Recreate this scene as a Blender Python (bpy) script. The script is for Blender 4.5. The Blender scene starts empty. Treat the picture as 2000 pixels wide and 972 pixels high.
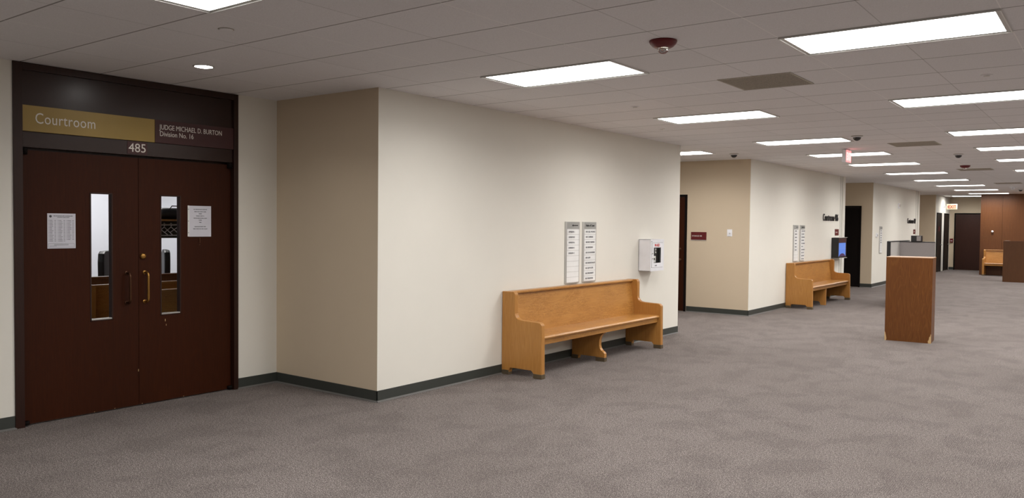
import bpy, bmesh, math, random
from mathutils import Vector, Matrix
random.seed(7)
C = bpy.context.scene.collection
SC = bpy.context.scene
PI = math.pi
# ------------------------------------------------------------------ camera, world, exposure
CAM_H = 1.616
YAW, PITCH, ROLL, FPX = 0.6448, -0.0314, 0.0105, 1576.9
def make_camera():
    cd = bpy.data.cameras.new('camera'); co = bpy.data.objects.new('camera', cd); C.objects.link(co)
    cd.sensor_width = 36.0; cd.lens = FPX / 2000.0 * 36.0; cd.clip_start = 0.05; cd.clip_end = 200
    cy, sy, cp, sp = math.cos(YAW), math.sin(YAW), math.cos(PITCH), math.sin(PITCH)
    fw = Vector((-sy*cp, cy*cp, sp)); rt = Vector((cy, sy, 0)); up = rt.cross(fw)
    cr, sr = math.cos(ROLL), math.sin(ROLL)
    r2 = rt*cr + up*sr; u2 = up*cr - rt*sr
    m = Matrix((r2, u2, -fw)).transposed().to_4x4()
    m.translation = Vector((0, 0, CAM_H)); co.matrix_world = m
    SC.camera = co
make_camera()
w = bpy.data.worlds.new('world'); SC.world = w; w.use_nodes = True
w.node_tree.nodes['Background'].inputs[0].default_value = (0.9, 0.93, 1, 1)
w.node_tree.nodes['Background'].inputs[1].default_value = 0.02
SC.view_settings.view_transform = 'Standard'; SC.view_settings.look = 'None'
SC.view_settings.exposure = 0.0; SC.view_settings.gamma = 1.0
SC.view_settings.use_curve_mapping = False
PANEL = 9.0           # glow of the ceiling light diffusers
LAMP_W = 25.0         # watts of the lamp in each ceiling panel
LAMP_SPREAD = 160     # cut-off of the panels' prismatic lenses, degrees
# ------------------------------------------------------------------ layout numbers (metres)
ZC = 2.812; XM = -5.288; XD = -6.735; XR = 4.2; YB = -4.2; YE = 32.45; YF = 35.6
Y3, Y4, Y5, Y6, Y7, Y8 = 5.038, 11.206, 14.096, 20.29, 23.07, 29.30

# ------------------------------------------------------------------ materials
def srgb(r, g, b):
    f = lambda c: (c/255/12.92) if c/255 <= .04045 else ((c/255+.055)/1.055)**2.4
    return (f(r), f(g), f(b), 1)
class NT:
    def __init__(s, name):
        s.m = bpy.data.materials.new(name); s.m.use_nodes = True; s.t = s.m.node_tree
        s.b = s.t.nodes['Principled BSDF']
    def n(s, typ, **k):
        x = s.t.nodes.new(typ)
        for a, v in k.items():
            if a.startswith('i_'):
                a = a[2:]; a = int(a) if a.isdigit() else a.replace('_', ' ')
                x.inputs[a].default_value = v
            else: setattr(x, a, v)
        return x
    def l(s, a, b): s.t.links.new(a, b)
    def ramp(s, fac, stops):
        r = s.n('ShaderNodeValToRGB'); e = r.color_ramp.elements
        while len(e) < len(stops): e.new(.5)
        for i, (p, c) in enumerate(stops): e[i].position = p; e[i].color = c
        s.l(fac, r.inputs[0]); return r.outputs[0]
    def coord(s, scale=(1, 1, 1), rot=(0, 0, 0)):
        tc = s.n('ShaderNodeTexCoord'); mp = s.n('ShaderNodeMapping')
        mp.inputs['Scale'].default_value = scale; mp.inputs['Rotation'].default_value = rot
        s.l(tc.outputs['Object'], mp.inputs[0]); return mp.outputs[0]
    def noise(s, vec, scale, detail=3, rough=.55, dist=0):
        x = s.n('ShaderNodeTexNoise'); s.l(vec, x.inputs['Vector'])
        x.inputs['Scale'].default_value = scale; x.inputs['Detail'].default_value = detail
        x.inputs['Roughness'].default_value = rough; x.inputs['Distortion'].default_value = dist
        return x.outputs['Fac']
    def math(s, op, a, b=None, c=None):
        x = s.n('ShaderNodeMath', operation=op)
        for i, v in enumerate((a, b, c)):
            if v is None: continue
            if isinstance(v, (int, float)): x.inputs[i].default_value = v
            else: s.l(v, x.inputs[i])
        return x.outputs[0]
    def mix(s, fac, a, b, mode='MIX'):
        x = s.n('ShaderNodeMix', data_type='RGBA', blend_type=mode)
        for i, v in ((0, fac), (6, a), (7, b)):
            if isinstance(v, (int, float)): x.inputs[i].default_value = v
            elif isinstance(v, tuple): x.inputs[i].default_value = v
            else: s.l(v, x.inputs[i])
        return x.outputs[2]
    def bump(s, h, strength=.2, dist=.002):
        x = s.n('ShaderNodeBump'); x.inputs['Strength'].default_value = strength; x.inputs['Distance'].default_value = dist
        s.l(h, x.inputs['Height']); s.l(x.outputs[0], s.b.inputs['Normal'])
def plain(name, col, rough=.5, metal=0, spec=.5, var=.04, vs=6.0, coat=0):
    """a slightly mottled procedural paint, plastic or metal"""
    q = NT(name); v = q.coord(); n = q.noise(v, vs, 3)
    lo = tuple(c*(1-var) for c in col[:3])+(1,); hi = tuple(min(1, c*(1+var)) for c in col[:3])+(1,)
    q.l(q.ramp(n, [(.3, lo), (.7, hi)]), q.b.inputs['Base Color'])
    q.b.inputs['Roughness'].default_value = rough; q.b.inputs['Metallic'].default_value = metal
    q.b.inputs['Specular IOR Level'].default_value = spec
    q.b.inputs['Coat Weight'].default_value = coat
    return q.m
def emit(name, col, strength, base=None):
    q = NT(name); q.b.inputs['Base Color'].default_value = base or col
    q.b.inputs['Emission Color'].default_value = col; q.b.inputs['Emission Strength'].default_value = strength
    q.b.inputs['Roughness'].default_value = .5
    return q.m
def paint(name, col):
    q = NT(name); v = q.coord(); n = q.noise(v, 1.2, 4, .6); f = q.noise(v, 90, 2)
    lo = tuple(c*.96 for c in col[:3])+(1,)
    q.l(q.ramp(n, [(.3, lo), (.75, col)]), q.b.inputs['Base Color'])
    q.b.inputs['Roughness'].default_value = .62; q.b.inputs['Specular IOR Level'].default_value = .3
    q.bump(f, .12, .001); return q.m
def wood(name, dark, mid, light, axis='x', scale=1.0, rough=.35, coat=.3, cathedral=.5, fine=1.0, pore=.45, figure=0, spec=.3):
    q = NT(name)
    st = {'x': (.16, 1, 1), 'y': (1, .16, 1), 'z': (1, 1, .16)}[axis]
    v = q.coord(tuple(a*scale for a in st))
    big = q.noise(v, 5.0, 3, .5, .8)
    rings = q.math('FRACT', q.math('MULTIPLY', big, 11.0))
    rings = q.math('ABSOLUTE', q.math('SUBTRACT', q.math('MULTIPLY', rings, 2.0), 1.0))
    v2 = q.coord(tuple((a*scale if a == 1 else .022*scale) for a in st))
    pores = q.noise(v2, 190.0*fine, 2, .6)
    tone = q.noise(v, 1.6, 2)
    base = q.ramp(rings, [(0, mid), (.55, mid), (1, light)])
    grain = q.mix(cathedral, mid, base)
    g2 = q.mix(q.ramp(pores, [(.36, (pore, pore, pore, 1)), (.55, (0, 0, 0, 1))]), grain, dark)
    g3 = q.mix(q.ramp(tone, [(.35, (.22, .22, .22, 1)), (.65, (0, 0, 0, 1))]), g2, dark)
    if figure:
        vf = q.coord((1.3, 1.3, 6.0) if axis == 'x' else (4, 4, 1.3)); fl = q.noise(vf, 7.0, 4, .65, 1.6)
        where = q.noise(q.coord((.8, .8, 2.2)), 2.3, 2)
        sq = q.math('MULTIPLY', q.math('GREATER_THAN', q.math('SINE', q.math('MULTIPLY', fl, 34.0)), .25), q.ramp(where, [(.44, (0, 0, 0, 1)), (.56, (figure, figure, figure, 1))]))
        g3 = q.mix(sq, g3, dark)
    q.l(g3, q.b.inputs['Base Color'])
    q.b.inputs['Roughness'].default_value = rough; q.b.inputs['Coat Weight'].default_value = coat
    q.b.inputs['Coat Roughness'].default_value = .25; q.b.inputs['Specular IOR Level'].default_value = spec
    q.bump(pores, .08, .0006); return q.m

M = {}
M['cream'] = paint('cream_wall_paint', srgb(232, 228, 218))
M['tan'] = paint('tan_wall_paint', srgb(210, 193, 168))
M['white_wall'] = paint('white_courtroom_paint', srgb(236, 239, 248))
M['base'] = plain('dark_vinyl_base', srgb(56, 59, 55), .45)
M['base_toe'] = plain('vinyl_base_toe', srgb(96, 94, 91), .5)
M['black'] = plain('black_plastic', srgb(22, 22, 24), .35)
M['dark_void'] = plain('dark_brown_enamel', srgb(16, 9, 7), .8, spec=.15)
M['white_metal'] = plain('white_enamel', srgb(236, 236, 240), .35)
M['white_trim'] = plain('light_frame_enamel', srgb(214, 212, 208), .3)
M['paper'] = plain('paper', srgb(214, 213, 222), .7)
M['ink'] = plain('ink', srgb(96, 96, 102), .8)
M['black_ink'] = plain('black_letters', srgb(14, 14, 14), .5)
M['silver'] = plain('brushed_aluminium', srgb(196, 194, 190), .38, .55)
M['grey_head'] = plain('grey_header', srgb(158, 157, 152), .5)
M['strip'] = plain('white_sign_strip', srgb(236, 236, 234), .5)
M['maroon'] = plain('maroon_sign_plastic', srgb(92, 22, 24), .4)
M['maroon_dark'] = plain('dark_maroon_plate', srgb(62, 24, 24), .45)
M['gold'] = plain('gold_sign_panel', srgb(150, 124, 62), .42, .15, var=.06, vs=3)
M['sign_white'] = plain('raised_white_lettering', srgb(226, 220, 212), .5)
M['brass'] = plain('worn_brass', srgb(176, 132, 70), .3, .9)
M['brass_dark'] = plain('tarnished_bronze', srgb(84, 54, 36), .35, .7)
M['red'] = plain('red_alarm_plastic', srgb(104, 14, 22), .35)
M['red_text'] = plain('red_lettering', srgb(200, 40, 40), .5)
M['foot'] = plain('nickel_foot_cap', srgb(118, 104, 84), .35, .6)
M['grey_fabric'] = plain('grey_partition_fabric', srgb(136, 129, 127), .85, vs=60, var=.03)
M['light_fabric'] = plain('pale_partition_fabric', srgb(196, 192, 188), .85, vs=60, var=.03)
M['vent'] = plain('perforated_vent_grille', srgb(176, 168, 156), .6, .1, vs=160, var=.25)
M['chip'] = plain('bare_chipboard', srgb(190, 158, 112), .8)
M['leather'] = plain('black_leatherette', srgb(30, 31, 33), .45)
M['olive'] = plain('dark_olive_backboard', srgb(58, 58, 48), .7)
M['oak_x'] = wood('honey_oak', srgb(118, 68, 22), srgb(190, 136, 70), srgb(206, 153, 86), 'x', 1.0, .36, .2, .35, pore=.22, figure=.38)
M['oak_z'] = wood('honey_oak_upright', srgb(118, 68, 24), srgb(184, 130, 66), srgb(197, 144, 80), 'z', 1.0, .36, .2, .35, pore=.25)
M['walnut_z'] = wood('brown_veneer', srgb(74, 38, 8), srgb(106, 62, 22), srgb(126, 79, 33), 'z', 1.3, .45, .05, pore=.55)
M['veneer_top'] = wood('worn_top_veneer', srgb(120, 84, 56), srgb(178, 138, 104), srgb(196, 158, 126), 'x', 1.3, .35, .2)
M['door_wood'] = wood('dark_stained_door', srgb(34, 14, 5), srgb(58, 25, 9), srgb(66, 30, 12), 'z', 1.0, .45, .0, .4, pore=.3, spec=.14)
M['door_frame'] = wood('dark_door_frame', srgb(28, 13, 8), srgb(48, 23, 14), srgb(52, 26, 16), 'z', 1.0, .4, .15, .4)
M['transom'] = wood('dark_transom_panel', srgb(30, 15, 9), srgb(46, 23, 15), srgb(50, 26, 18), 'x', 1.0, .36, .25, .4)
M['panel'] = wood('brown_wall_panelling', srgb(74, 42, 20), srgb(104, 64, 35), srgb(112, 71, 40), 'z', .8, .42, .12, .4, pore=.3)
M['counter_wood'] = wood('brown_counter_panel', srgb(64, 38, 18), srgb(92, 57, 30), srgb(100, 64, 34), 'z', .8, .45, .05, .4, pore=.3)
M['far_door'] = wood('dark_far_door', srgb(36, 16, 10), srgb(58, 30, 21), srgb(64, 34, 24), 'z', .8, .4, .1, .4, pore=.3)
M['diffuser'] = emit('lit_diffuser', (1.0, .985, .955, 1), PANEL, (.9, .9, .9, 1))
M['downlight'] = emit('lit_downlight_lens', (1.0, .97, .93, 1), 95.0, (.9, .9, .9, 1))
M['exit_face'] = emit('lit_exit_face', (1.0, .22, .22, 1), 1.6, (.9, .3, .3, 1))
M['exit_letters'] = emit('lit_exit_letters', (1.0, .62, .58, 1), 1.4, (.9, .5, .5, 1))
M['exit_face_pale'] = emit('lit_pale_exit_face', (1.0, .80, .56, 1), .38, (.60, .48, .30, 1))
M['side_door'] = wood('grey_brown_side_door', srgb(26, 18, 14), srgb(42, 33, 28), srgb(46, 37, 31), 'z', .8, .5, .0, .4, pore=.3, spec=.15)
def glass_mat(name, tint=(1, 1, 1, 1)):
    q = NT(name); q.b.inputs['Base Color'].default_value = tint
    q.b.inputs['Transmission Weight'].default_value = 1.0; q.b.inputs['Roughness'].default_value = .0
    q.b.inputs['IOR'].default_value = 1.05; return q.m
M['glass'] = glass_mat('clear_glass')
M['lens'] = glass_mat('clear_strobe_lens'); M['lens'].node_tree.nodes['Principled BSDF'].inputs['IOR'].default_value = 1.4
M['dome'] = plain('smoked_dome', srgb(16, 14, 14), .06, 0, .8)

def screen_mat():
    q = NT('lit_screen'); tc = q.n('ShaderNodeTexCoord'); sp = q.n('ShaderNodeSeparateXYZ'); q.l(tc.outputs['Generated'], sp.inputs[0])
    dx = q.math('SUBTRACT', sp.outputs[0], .5); dz = q.math('SUBTRACT', sp.outputs[2], -.12)
    d = q.math('SQRT', q.math('ADD', q.math('MULTIPLY', q.math('MULTIPLY', dx, dx), .45), q.math('MULTIPLY', dz, dz)))
    arc = q.math('LESS_THAN', d, .34)
    col = q.mix(arc, srgb(92, 140, 232), srgb(60, 40, 84))
    rows = q.math('LESS_THAN', q.math('FRACT', q.math('MULTIPLY', sp.outputs[2], 13.0)), .3)
    tx = q.math('MULTIPLY', q.math('MULTIPLY', rows, q.math('GREATER_THAN', sp.outputs[2], .5)), q.math('GREATER_THAN', q.noise(q.coord((60, 60, 8)), 1.0), .5))
    col = q.mix(q.math('MULTIPLY', tx, .25), col, srgb(220, 220, 240))
    q.l(col, q.b.inputs['Emission Color']); q.b.inputs['Emission Strength'].default_value = .9
    q.b.inputs['Base Color'].default_value = (.02, .02, .03, 1); q.b.inputs['Roughness'].default_value = .15
    return q.m
M['screen'] = screen_mat()

def carpet_mat():
    q = NT('grey_brown_carpet'); v = q.coord()
    tc = q.n('ShaderNodeTexCoord'); sp = q.n('ShaderNodeSeparateXYZ'); q.l(tc.outputs['Object'], sp.inputs[0])
    f1 = q.noise(v, 150, 3, .8); f2 = q.noise(v, 48, 3, .7); patch = q.noise(q.coord((1.3, 1.0, 1)), 2.4, 3, .55, .5)
    broad = q.noise(v, .55, 3, .5)
    wob = q.noise(v, 14, 2)
    rib = q.math('SINE', q.math('ADD', q.math('MULTIPLY', sp.outputs[0], 2*PI/.0125), q.math('MULTIPLY', wob, 4.0)))
    rib = q.math('MULTIPLY', q.math('ADD', q.math('MULTIPLY', rib, .5), .5), q.ramp(patch, [(.47, (0, 0, 0, 1)), (.6, (1, 1, 1, 1))]))
    mid = srgb(112, 104, 101); lo = srgb(34, 30, 29); hi = srgb(200, 190, 184)
    c = q.ramp(f1, [(.35, lo), (.5, mid), (.66, hi)])
    c = q.mix(q.ramp(f2, [(.34, (.65, .65, .65, 1)), (.56, (0, 0, 0, 1))]), c, srgb(82, 74, 71))
    c = q.mix(q.math('MULTIPLY', rib, .34), c, srgb(62, 56, 54))
    c = q.mix(q.ramp(broad, [(.35, (.28, .28, .28, 1)), (.65, (0, 0, 0, 1))]), c, srgb(92, 84, 80))
    q.l(c, q.b.inputs['Base Color']); q.b.inputs['Roughness'].default_value = .95
    q.b.inputs['Specular IOR Level'].default_value = .1
    h = q.math('SUBTRACT', q.math('ADD', f1, f2), q.math('MULTIPLY', rib, .7)); q.bump(h, .5, .004)
    return q.m
M['carpet'] = carpet_mat()

def ceiling_mat():
    q = NT('ceiling_tiles'); tc = q.n('ShaderNodeTexCoord'); sp = q.n('ShaderNodeSeparateXYZ'); q.l(tc.outputs['Object'], sp.inputs[0])
    X, Y = sp.outputs[0], sp.outputs[1]
    def line(co, off, pitch, half):
        fr = q.math('FRACT', q.math('ADD', q.math('DIVIDE', q.math('SUBTRACT', co, off), pitch), 100.5))
        d = q.math('MULTIPLY', q.math('ABSOLUTE', q.math('SUBTRACT', fr, .5)), pitch)
        return q.math('LESS_THAN', d, half)
    ly = line(Y, 2.69, .61, .006); lx = line(X, -3.59, 1.22, .003); lt = line(X, -4.20, 1.217, .003)
    v = q.coord(); n = q.noise(v, 140, 3, .7); b = q.noise(v, 1.0, 2)
    cell = q.n('ShaderNodeTexWhiteNoise', noise_dimensions='2D')
    cb = q.n('ShaderNodeCombineXYZ')
    q.l(q.math('FLOOR', q.math('DIVIDE', q.math('ADD', X, 3.59), 1.22)), cb.inputs[0]); q.l(q.math('FLOOR', q.math('DIVIDE', q.math('SUBTRACT', Y, 2.69), .61)), cb.inputs[1])
    q.l(cb.outputs[0], cell.inputs['Vector'])
    c = q.ramp(n, [(.3, srgb(226, 224, 225)), (.65, srgb(240, 238, 240))])
    c = q.mix(q.math('MULTIPLY', cell.outputs[0], .22), c, srgb(214, 212, 212))
    c = q.mix(q.math('MULTIPLY', ly, .75), c, srgb(110, 105, 100)); c = q.mix(q.math('MULTIPLY', lx, .38), c, srgb(120, 115, 110)); c = q.mix(q.math('MULTIPLY', lt, .6), c, srgb(255, 252, 250))
    q.l(c, q.b.inputs['Base Color']); q.b.inputs['Roughness'].default_value = .9; q.b.inputs['Specular IOR Level'].default_value = .2
    q.bump(n, .25, .002); return q.m
M['ceiling'] = ceiling_mat()

# ------------------------------------------------------------------ geometry helpers
def box(bm, x0, x1, y0, y1, z0, z1, bev=0, mi=0, seg=2):
    x0, x1 = sorted((x0, x1)); y0, y1 = sorted((y0, y1)); z0, z1 = sorted((z0, z1))
    vs = [bm.verts.new(p) for p in ((x0,y0,z0),(x1,y0,z0),(x1,y1,z0),(x0,y1,z0),(x0,y0,z1),(x1,y0,z1),(x1,y1,z1),(x0,y1,z1))]
    fs = [bm.faces.new([vs[i] for i in f]) for f in ((3,2,1,0),(4,5,6,7),(0,1,5,4),(1,2,6,5),(2,3,7,6),(3,0,4,7))]
    for f in fs: f.material_index = mi
    if bev:
        es = {e for f in fs for e in f.edges}
        r = bmesh.ops.bevel(bm, geom=list(es), offset=bev, segments=seg, profile=.6, affect='EDGES')
        for f in r['faces']: f.material_index = mi; f.smooth = False
    return fs
def prism(bm, pts, a0, a1, axis='x', bev=0):
    """outline pts (u,v) extruded along axis; axis x: (u,v)=(y,z); y: (x,z); z: (x,y)"""
    def P(u, v, a): return {'x': (a, u, v), 'y': (u, a, v), 'z': (u, v, a)}[axis]
    A = [bm.verts.new(P(u, v, a0)) for u, v in pts]; B = [bm.verts.new(P(u, v, a1)) for u, v in pts]
    f0 = bm.faces.new(A); f1 = bm.faces.new(B[::-1]); n = len(pts)
    side = [bm.faces.new((A[i], B[i], B[(i+1) % n], A[(i+1) % n])) for i in range(n)]
    bmesh.ops.recalc_face_normals(bm, faces=[f0, f1]+side)
    if bev:
        es = list(set(f0.edges) | set(f1.edges))
        bmesh.ops.bevel(bm, geom=es, offset=bev, segments=2, profile=.6, affect='EDGES')
def lathe(bm, prof, c=(0, 0, 0), n=32, axis='z', smooth=True):
    """prof: (r, h) pairs revolved about axis through c"""
    rings = []
    for r, h in prof:
        ring = []
        for i in range(n):
            a = 2*PI*i/n; u, v = r*math.cos(a), r*math.sin(a)
            p = {'z': (u, v, h), 'y': (u, h, v), 'x': (h, u, v)}[axis]
            ring.append(bm.verts.new((c[0]+p[0], c[1]+p[1], c[2]+p[2])))
        rings.append(ring)
    fs = []
    for a, b in zip(rings, rings[1:]):
        for i in range(n): fs.append(bm.faces.new((a[i], a[(i+1) % n], b[(i+1) % n], b[i])))
    for ring, (r, h) in ((rings[0], prof[0]), (rings[-1], prof[-1])):
        if r > 1e-6: fs.append(bm.faces.new(ring))
    for f in fs: f.smooth = smooth
    bmesh.ops.recalc_face_normals(bm, faces=fs)
def tube(bm, pts, r, n=10, cap=True):
    pts = [Vector(p) for p in pts]; rings = []; up = Vector((0, 0, 1))
    for i, p in enumerate(pts):
        t = (pts[min(i+1, len(pts)-1)]-pts[max(i-1, 0)]).normalized()
        a = t.cross(up)
        if a.length < .05: a = t.cross(Vector((1, 0, 0)))
        a.normalize(); b = t.cross(a).normalized()
        if rings:
            pa = prev; a = (pa - t*pa.dot(t)).normalized(); b = t.cross(a)
        prev = a
        rings.append([bm.verts.new(p+r*(a*math.cos(2*PI*k/n)+b*math.sin(2*PI*k/n))) for k in range(n)])
    fs = []
    for a, b in zip(rings, rings[1:]):
        for k in range(n): f = bm.faces.new((a[k], a[(k+1) % n], b[(k+1) % n], b[k])); f.smooth = True; fs.append(f)
    if cap: fs += [bm.faces.new(rings[0]), bm.faces.new(rings[-1][::-1])]
    bmesh.ops.recalc_face_normals(bm, faces=fs)
def arc(cx, cy, r, a0, a1, n=6):
    return [(cx+r*math.cos(math.radians(a0+(a1-a0)*i/n)), cy+r*math.sin(math.radians(a0+(a1-a0)*i/n))) for i in range(n+1)]
def text_bm(bm, body, size, x, y, z, align='LEFT', extrude=.0008, sx=1.0, rot=None, spacing=1.0, bold=0.0):
    """flat lettering facing -y, baseline at (x, z), front at y"""
    cu = bpy.data.curves.new('lettering', 'FONT'); cu.body = body; cu.size = size; cu.extrude = extrude
    cu.align_x = align; cu.space_character = spacing; cu.resolution_u = 3; cu.offset = bold
    o = bpy.data.objects.new('lettering', cu); C.objects.link(o)
    bpy.context.view_layer.update()
    me = bpy.data.meshes.new_from_object(o.evaluated_get(bpy.context.evaluated_depsgraph_get()))
    n0 = len(bm.verts); bm.from_mesh(me); bm.verts.ensure_lookup_table()
    for v in bm.verts[n0:]:
        a, b, c = v.co; v.co = (x+a*sx, y-c, z+b)
    bpy.data.objects.remove(o); bpy.data.curves.remove(cu); bpy.data.meshes.remove(me)
def obj(name, bm, mats, parent=None, loc=None):
    me = bpy.data.meshes.new(name); bm.to_mesh(me); bm.free()
    for m in (mats if isinstance(mats, (list, tuple)) else [mats]): me.materials.append(M[m])
    o = bpy.data.objects.new(name, me); C.objects.link(o)
    if parent: o.parent = parent
    if loc: o.location = loc
    return o
def B(*a, **k):
    bm = bmesh.new(); box(bm, *a, **k); return bm
def tag(o, label, cat, group=None):
    o['label'] = label; o['category'] = cat
    if group: o['group'] = group
    return o
def thing(name, label, cat, loc=(0, 0, 0), rz=0, group=None):
    o = bpy.data.objects.new(name, None); C.objects.link(o); o.empty_display_size = .1
    o.location = loc; o.rotation_euler = (0, 0, rz)
    return tag(o, label, cat, group)
def struct(name, bm, mats, parent=None):
    o = obj(name, bm, mats, parent)
    if parent is None: o['kind'] = 'structure'
    return o
def dup(root, loc, rz, label, group=None):
    r = root.copy(); C.objects.link(r); r.location = loc; r.rotation_euler = (0, 0, rz); r['label'] = label
    if group: r['group'] = group
    for ch in [o for o in SC.objects if o.parent == root]:
        c = ch.copy(); C.objects.link(c); c.parent = r
        for g in [o for o in SC.objects if o.parent == ch]:
            d = g.copy(); C.objects.link(d); d.parent = c
    return r

# ------------------------------------------------------------------ the setting
struct('floor', B(-14.5, XR+.2, YB-.2, 37, -.12, 0), 'carpet')
struct('ceiling', B(-14.5, XR+.2, YB-.2, 37, ZC, ZC+.12), 'ceiling')
def block(name, x0, x1, y0, y1):
    """a mass of wall: cream along the corridor, tan on the faces across it"""
    bm = B(x0, x1, y0, y1, 0, ZC)
    for f in bm.faces: f.material_index = 1 if abs(f.normal.y) > .5 or abs(sum((v.co.x for v in f.verts))/4-x0) < 1e-4 else 0
    bm.normal_update()
    for f in bm.faces: f.material_index = 1 if abs(f.normal.y) > .5 else 0
    return struct(name, bm, ['cream', 'tan'])
DW = .15
struct('wall_left', B(XD-DW, XD, YB, 2.640, 0, ZC), 'cream')
struct('wall_left', B(XD-DW, XD, 4.585, Y3, 0, ZC), 'cream')
block('wall_left', XD-DW, XM, Y3, Y4)
block('wall_left', -8.2, XM, Y5, Y6)
block('wall_left', -8.2, XM, Y7, Y8)
struct('wall_left', B(-8.2, -8.05, Y4, Y5, 0, ZC), 'cream')
struct('wall_left', B(XD-DW, XD, Y6, Y7, 0, ZC), 'cream')
struct('wall_left', B(XD-DW, XD, Y8, YE, 0, ZC), 'cream')
struct('wall_end', B(-8.2, -5.33, YE, YE+.12, 0, ZC), 'tan')
struct('wall_left', B(-5.45, -5.33, YE+.12, YF, 0, ZC), 'cream')
struct('wall_end', B(-5.45, XR, YF, YF+.12, 0, ZC), 'tan')
struct('wall_right', B(XR, XR+.15, YB, YF, 0, ZC), 'cream')
struct('wall_back', B(XD-DW, XR, YB-.15, YB, 0, ZC), 'cream')
# wood panelled end wall, a seam every 1.22 m
bm = bmesh.new(); x = -3.90; k = 0
for x0, x1 in ((-3.90, -3.245), (-3.24, -2.02), (-2.015, -.80), (-.795, .42), (.425, 1.64), (1.645, 2.86), (2.865, XR)):
    box(bm, x0, x1, YE, YE+.15, .0, ZC)
struct('wall_panelling', bm, 'panel')
# baseboards
def baseboard(name, segs):
    bm = bmesh.new()
    for ax, at, a, b, s in segs:     # ax: running axis, at: wall plane, s: outward sign
        if ax == 'y':
            box(bm, at, at+s*.006, a, b, 0, .102); prism(bm, [(at+s*.006, .001), (at+s*.022, .001), (at+s*.006, .014)], a, b, 'y')
        else:
            box(bm, a, b, at, at+s*.006, 0, .102); prism(bm, [(at+s*.006, .001), (at+s*.022, .001), (at+s*.006, .014)], a, b, 'x')
    for f in bm.faces: f.material_index = 1 if max(v.co.z for v in f.verts) < .02 and min(v.co.z for v in f.verts) > .0005 else 0
    return struct(name, bm, ['base', 'base_toe'])
baseboard('baseboard_left', [('y', XD, YB, 2.640, 1), ('y', XD, 4.585, Y3, 1)])
baseboard('baseboard_left', [('x', Y3, XD, XM+.006, -1), ('y', XM, Y3-.006, Y4, 1), ])
baseboard('baseboard_left', [('x', Y5, -6.485, XM+.006, -1), ('y', XM, Y5-.006, Y6, 1), ('y', -8.05, Y4, Y5, 1)])
baseboard('baseboard_left', [('x', Y7, -5.573, XM+.006, -1), ('y', XM, Y7-.006, Y8, 1), ('y', XD, Y6, Y7, 1)])
baseboard('baseboard_end', [('x', YE, XD, -5.33, -1), ('x', YF, -5.33, -5.17, -1)])
baseboard('baseboard_right', [('y', XR, YB, YE, -1)])
baseboard('baseboard_back', [('x', YB, XD, XR, 1)])
# corner trims at the far ends of the corridor walls
for ya, yb in ((19.905, 19.925), (20.03, 20.05), (28.76, 28.79), (28.99, 29.01)):
    struct('trim_1', B(XM, XM+.004, ya, yb, .10, ZC-.002), 'grey_head')
for ya, yb in ((20.10, Y6), (29.04, Y8)):
    struct('trim_2', B(XM, XM+.014, ya, yb, .10, ZC-.002, bev=.003), 'cream')
# wood partition block in front of the end wall
bm = bmesh.new(); box(bm, -2.82, -.2, 28.65, 28.77, 0, 1.25, bev=.004); box(bm, -2.82, -2.70, 28.77, 29.35, 0, 1.25, bev=.004); box(bm, -.32, -.20, 28.77, 29.35, 0, 1.25, bev=.004)
tag(obj('counter_screen', bm, 'counter_wood'), 'low brown wood panelled screen standing before the end wall and hiding the far bench', 'partition')

# ------------------------------------------------------------------ ceiling lights
GRP_L = 'fluorescent panels in the corridor ceiling'
L0 = thing('ceiling_light', 'x', 'ceiling light', (0, 0, ZC), 0, GRP_L)
def ring(hx, hy, wd, z0, z1, bev=.001):
    bm = bmesh.new()
    for a in ((-hx, hx, -hy, -hy+wd), (-hx, hx, hy-wd, hy), (-hx, -hx+wd, -hy+wd, hy-wd), (hx-wd, hx, -hy+wd, hy-wd)): box(bm, *a, z0, z1, bev=bev)
    return bm
fr = obj('frame', ring(.6025, .2975, .024, -.006, -.001), 'silver', L0)
obj('outer_lip', ring(.6095, .3045, .007, -.012, 0), 'white_trim', fr)
obj('diffuser', B(-.5785, .5785, -.2735, .2735, -.0045, -.001), 'diffuser', L0)
ld = bpy.data.lights.new('panel_lamp', 'AREA'); ld.shape = 'RECTANGLE'; ld.size = 1.14; ld.size_y = .53
ld.energy = LAMP_W; ld.color = (1.0, .985, .965); ld.spread = math.radians(LAMP_SPREAD)
lo = bpy.data.objects.new('lamp', ld); C.objects.link(lo); lo.parent = L0; lo.location = (0, 0, -.008)
rows = [2.69, 5.74, 8.79, 11.84, 14.28, 16.72, 19.77, 22.82, 25.87, 28.92, 31.97]
ORD = ['first', 'second', 'third', 'fourth', 'fifth', 'sixth', 'seventh', 'eighth', 'ninth', 'tenth', 'eleventh']
lab_left = ['lit ceiling panel cut by the top frame edge, above the courtroom doors side',
 'lit ceiling panel nearest the corner of the cream wall, left of the red strobe',
 'lit ceiling panel just beyond the big grey vent, over the long cream wall',
 'lit ceiling panel just before the black dome camera, over the storage alcove',
 'lit ceiling panel directly behind the hanging red exit sign',
 'lit ceiling panel just beyond and below the hanging red exit sign']
first = True
def place_light(x, y, label, group):
    global first
    if first: first = False; L0.location = (x, y, ZC); L0['label'] = label; L0['group'] = group
    else: dup(L0, (x, y, ZC), 0, label, group)
for i, yf in enumerate(rows):
    lab = lab_left[i] if i < 6 else 'lit ceiling panel, %s of the row beside the cream walls counting from the near end' % ORD[i]
    place_light(-3.593, yf-.305, lab, GRP_L)
for i, yf in enumerate(rows):
    lab = ('largest lit ceiling panel, top right above the vent' if i == 1 else 'lit ceiling panel, %s of the row over the open middle of the corridor' % ORD[i])
    place_light(-1.157, yf-.305, lab, GRP_L)
for i, yf in enumerate(rows):
    place_light(1.28, yf-.305, 'lit ceiling panel, %s of the outer row beyond the middle of the corridor' % ORD[i], GRP_L)
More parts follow.
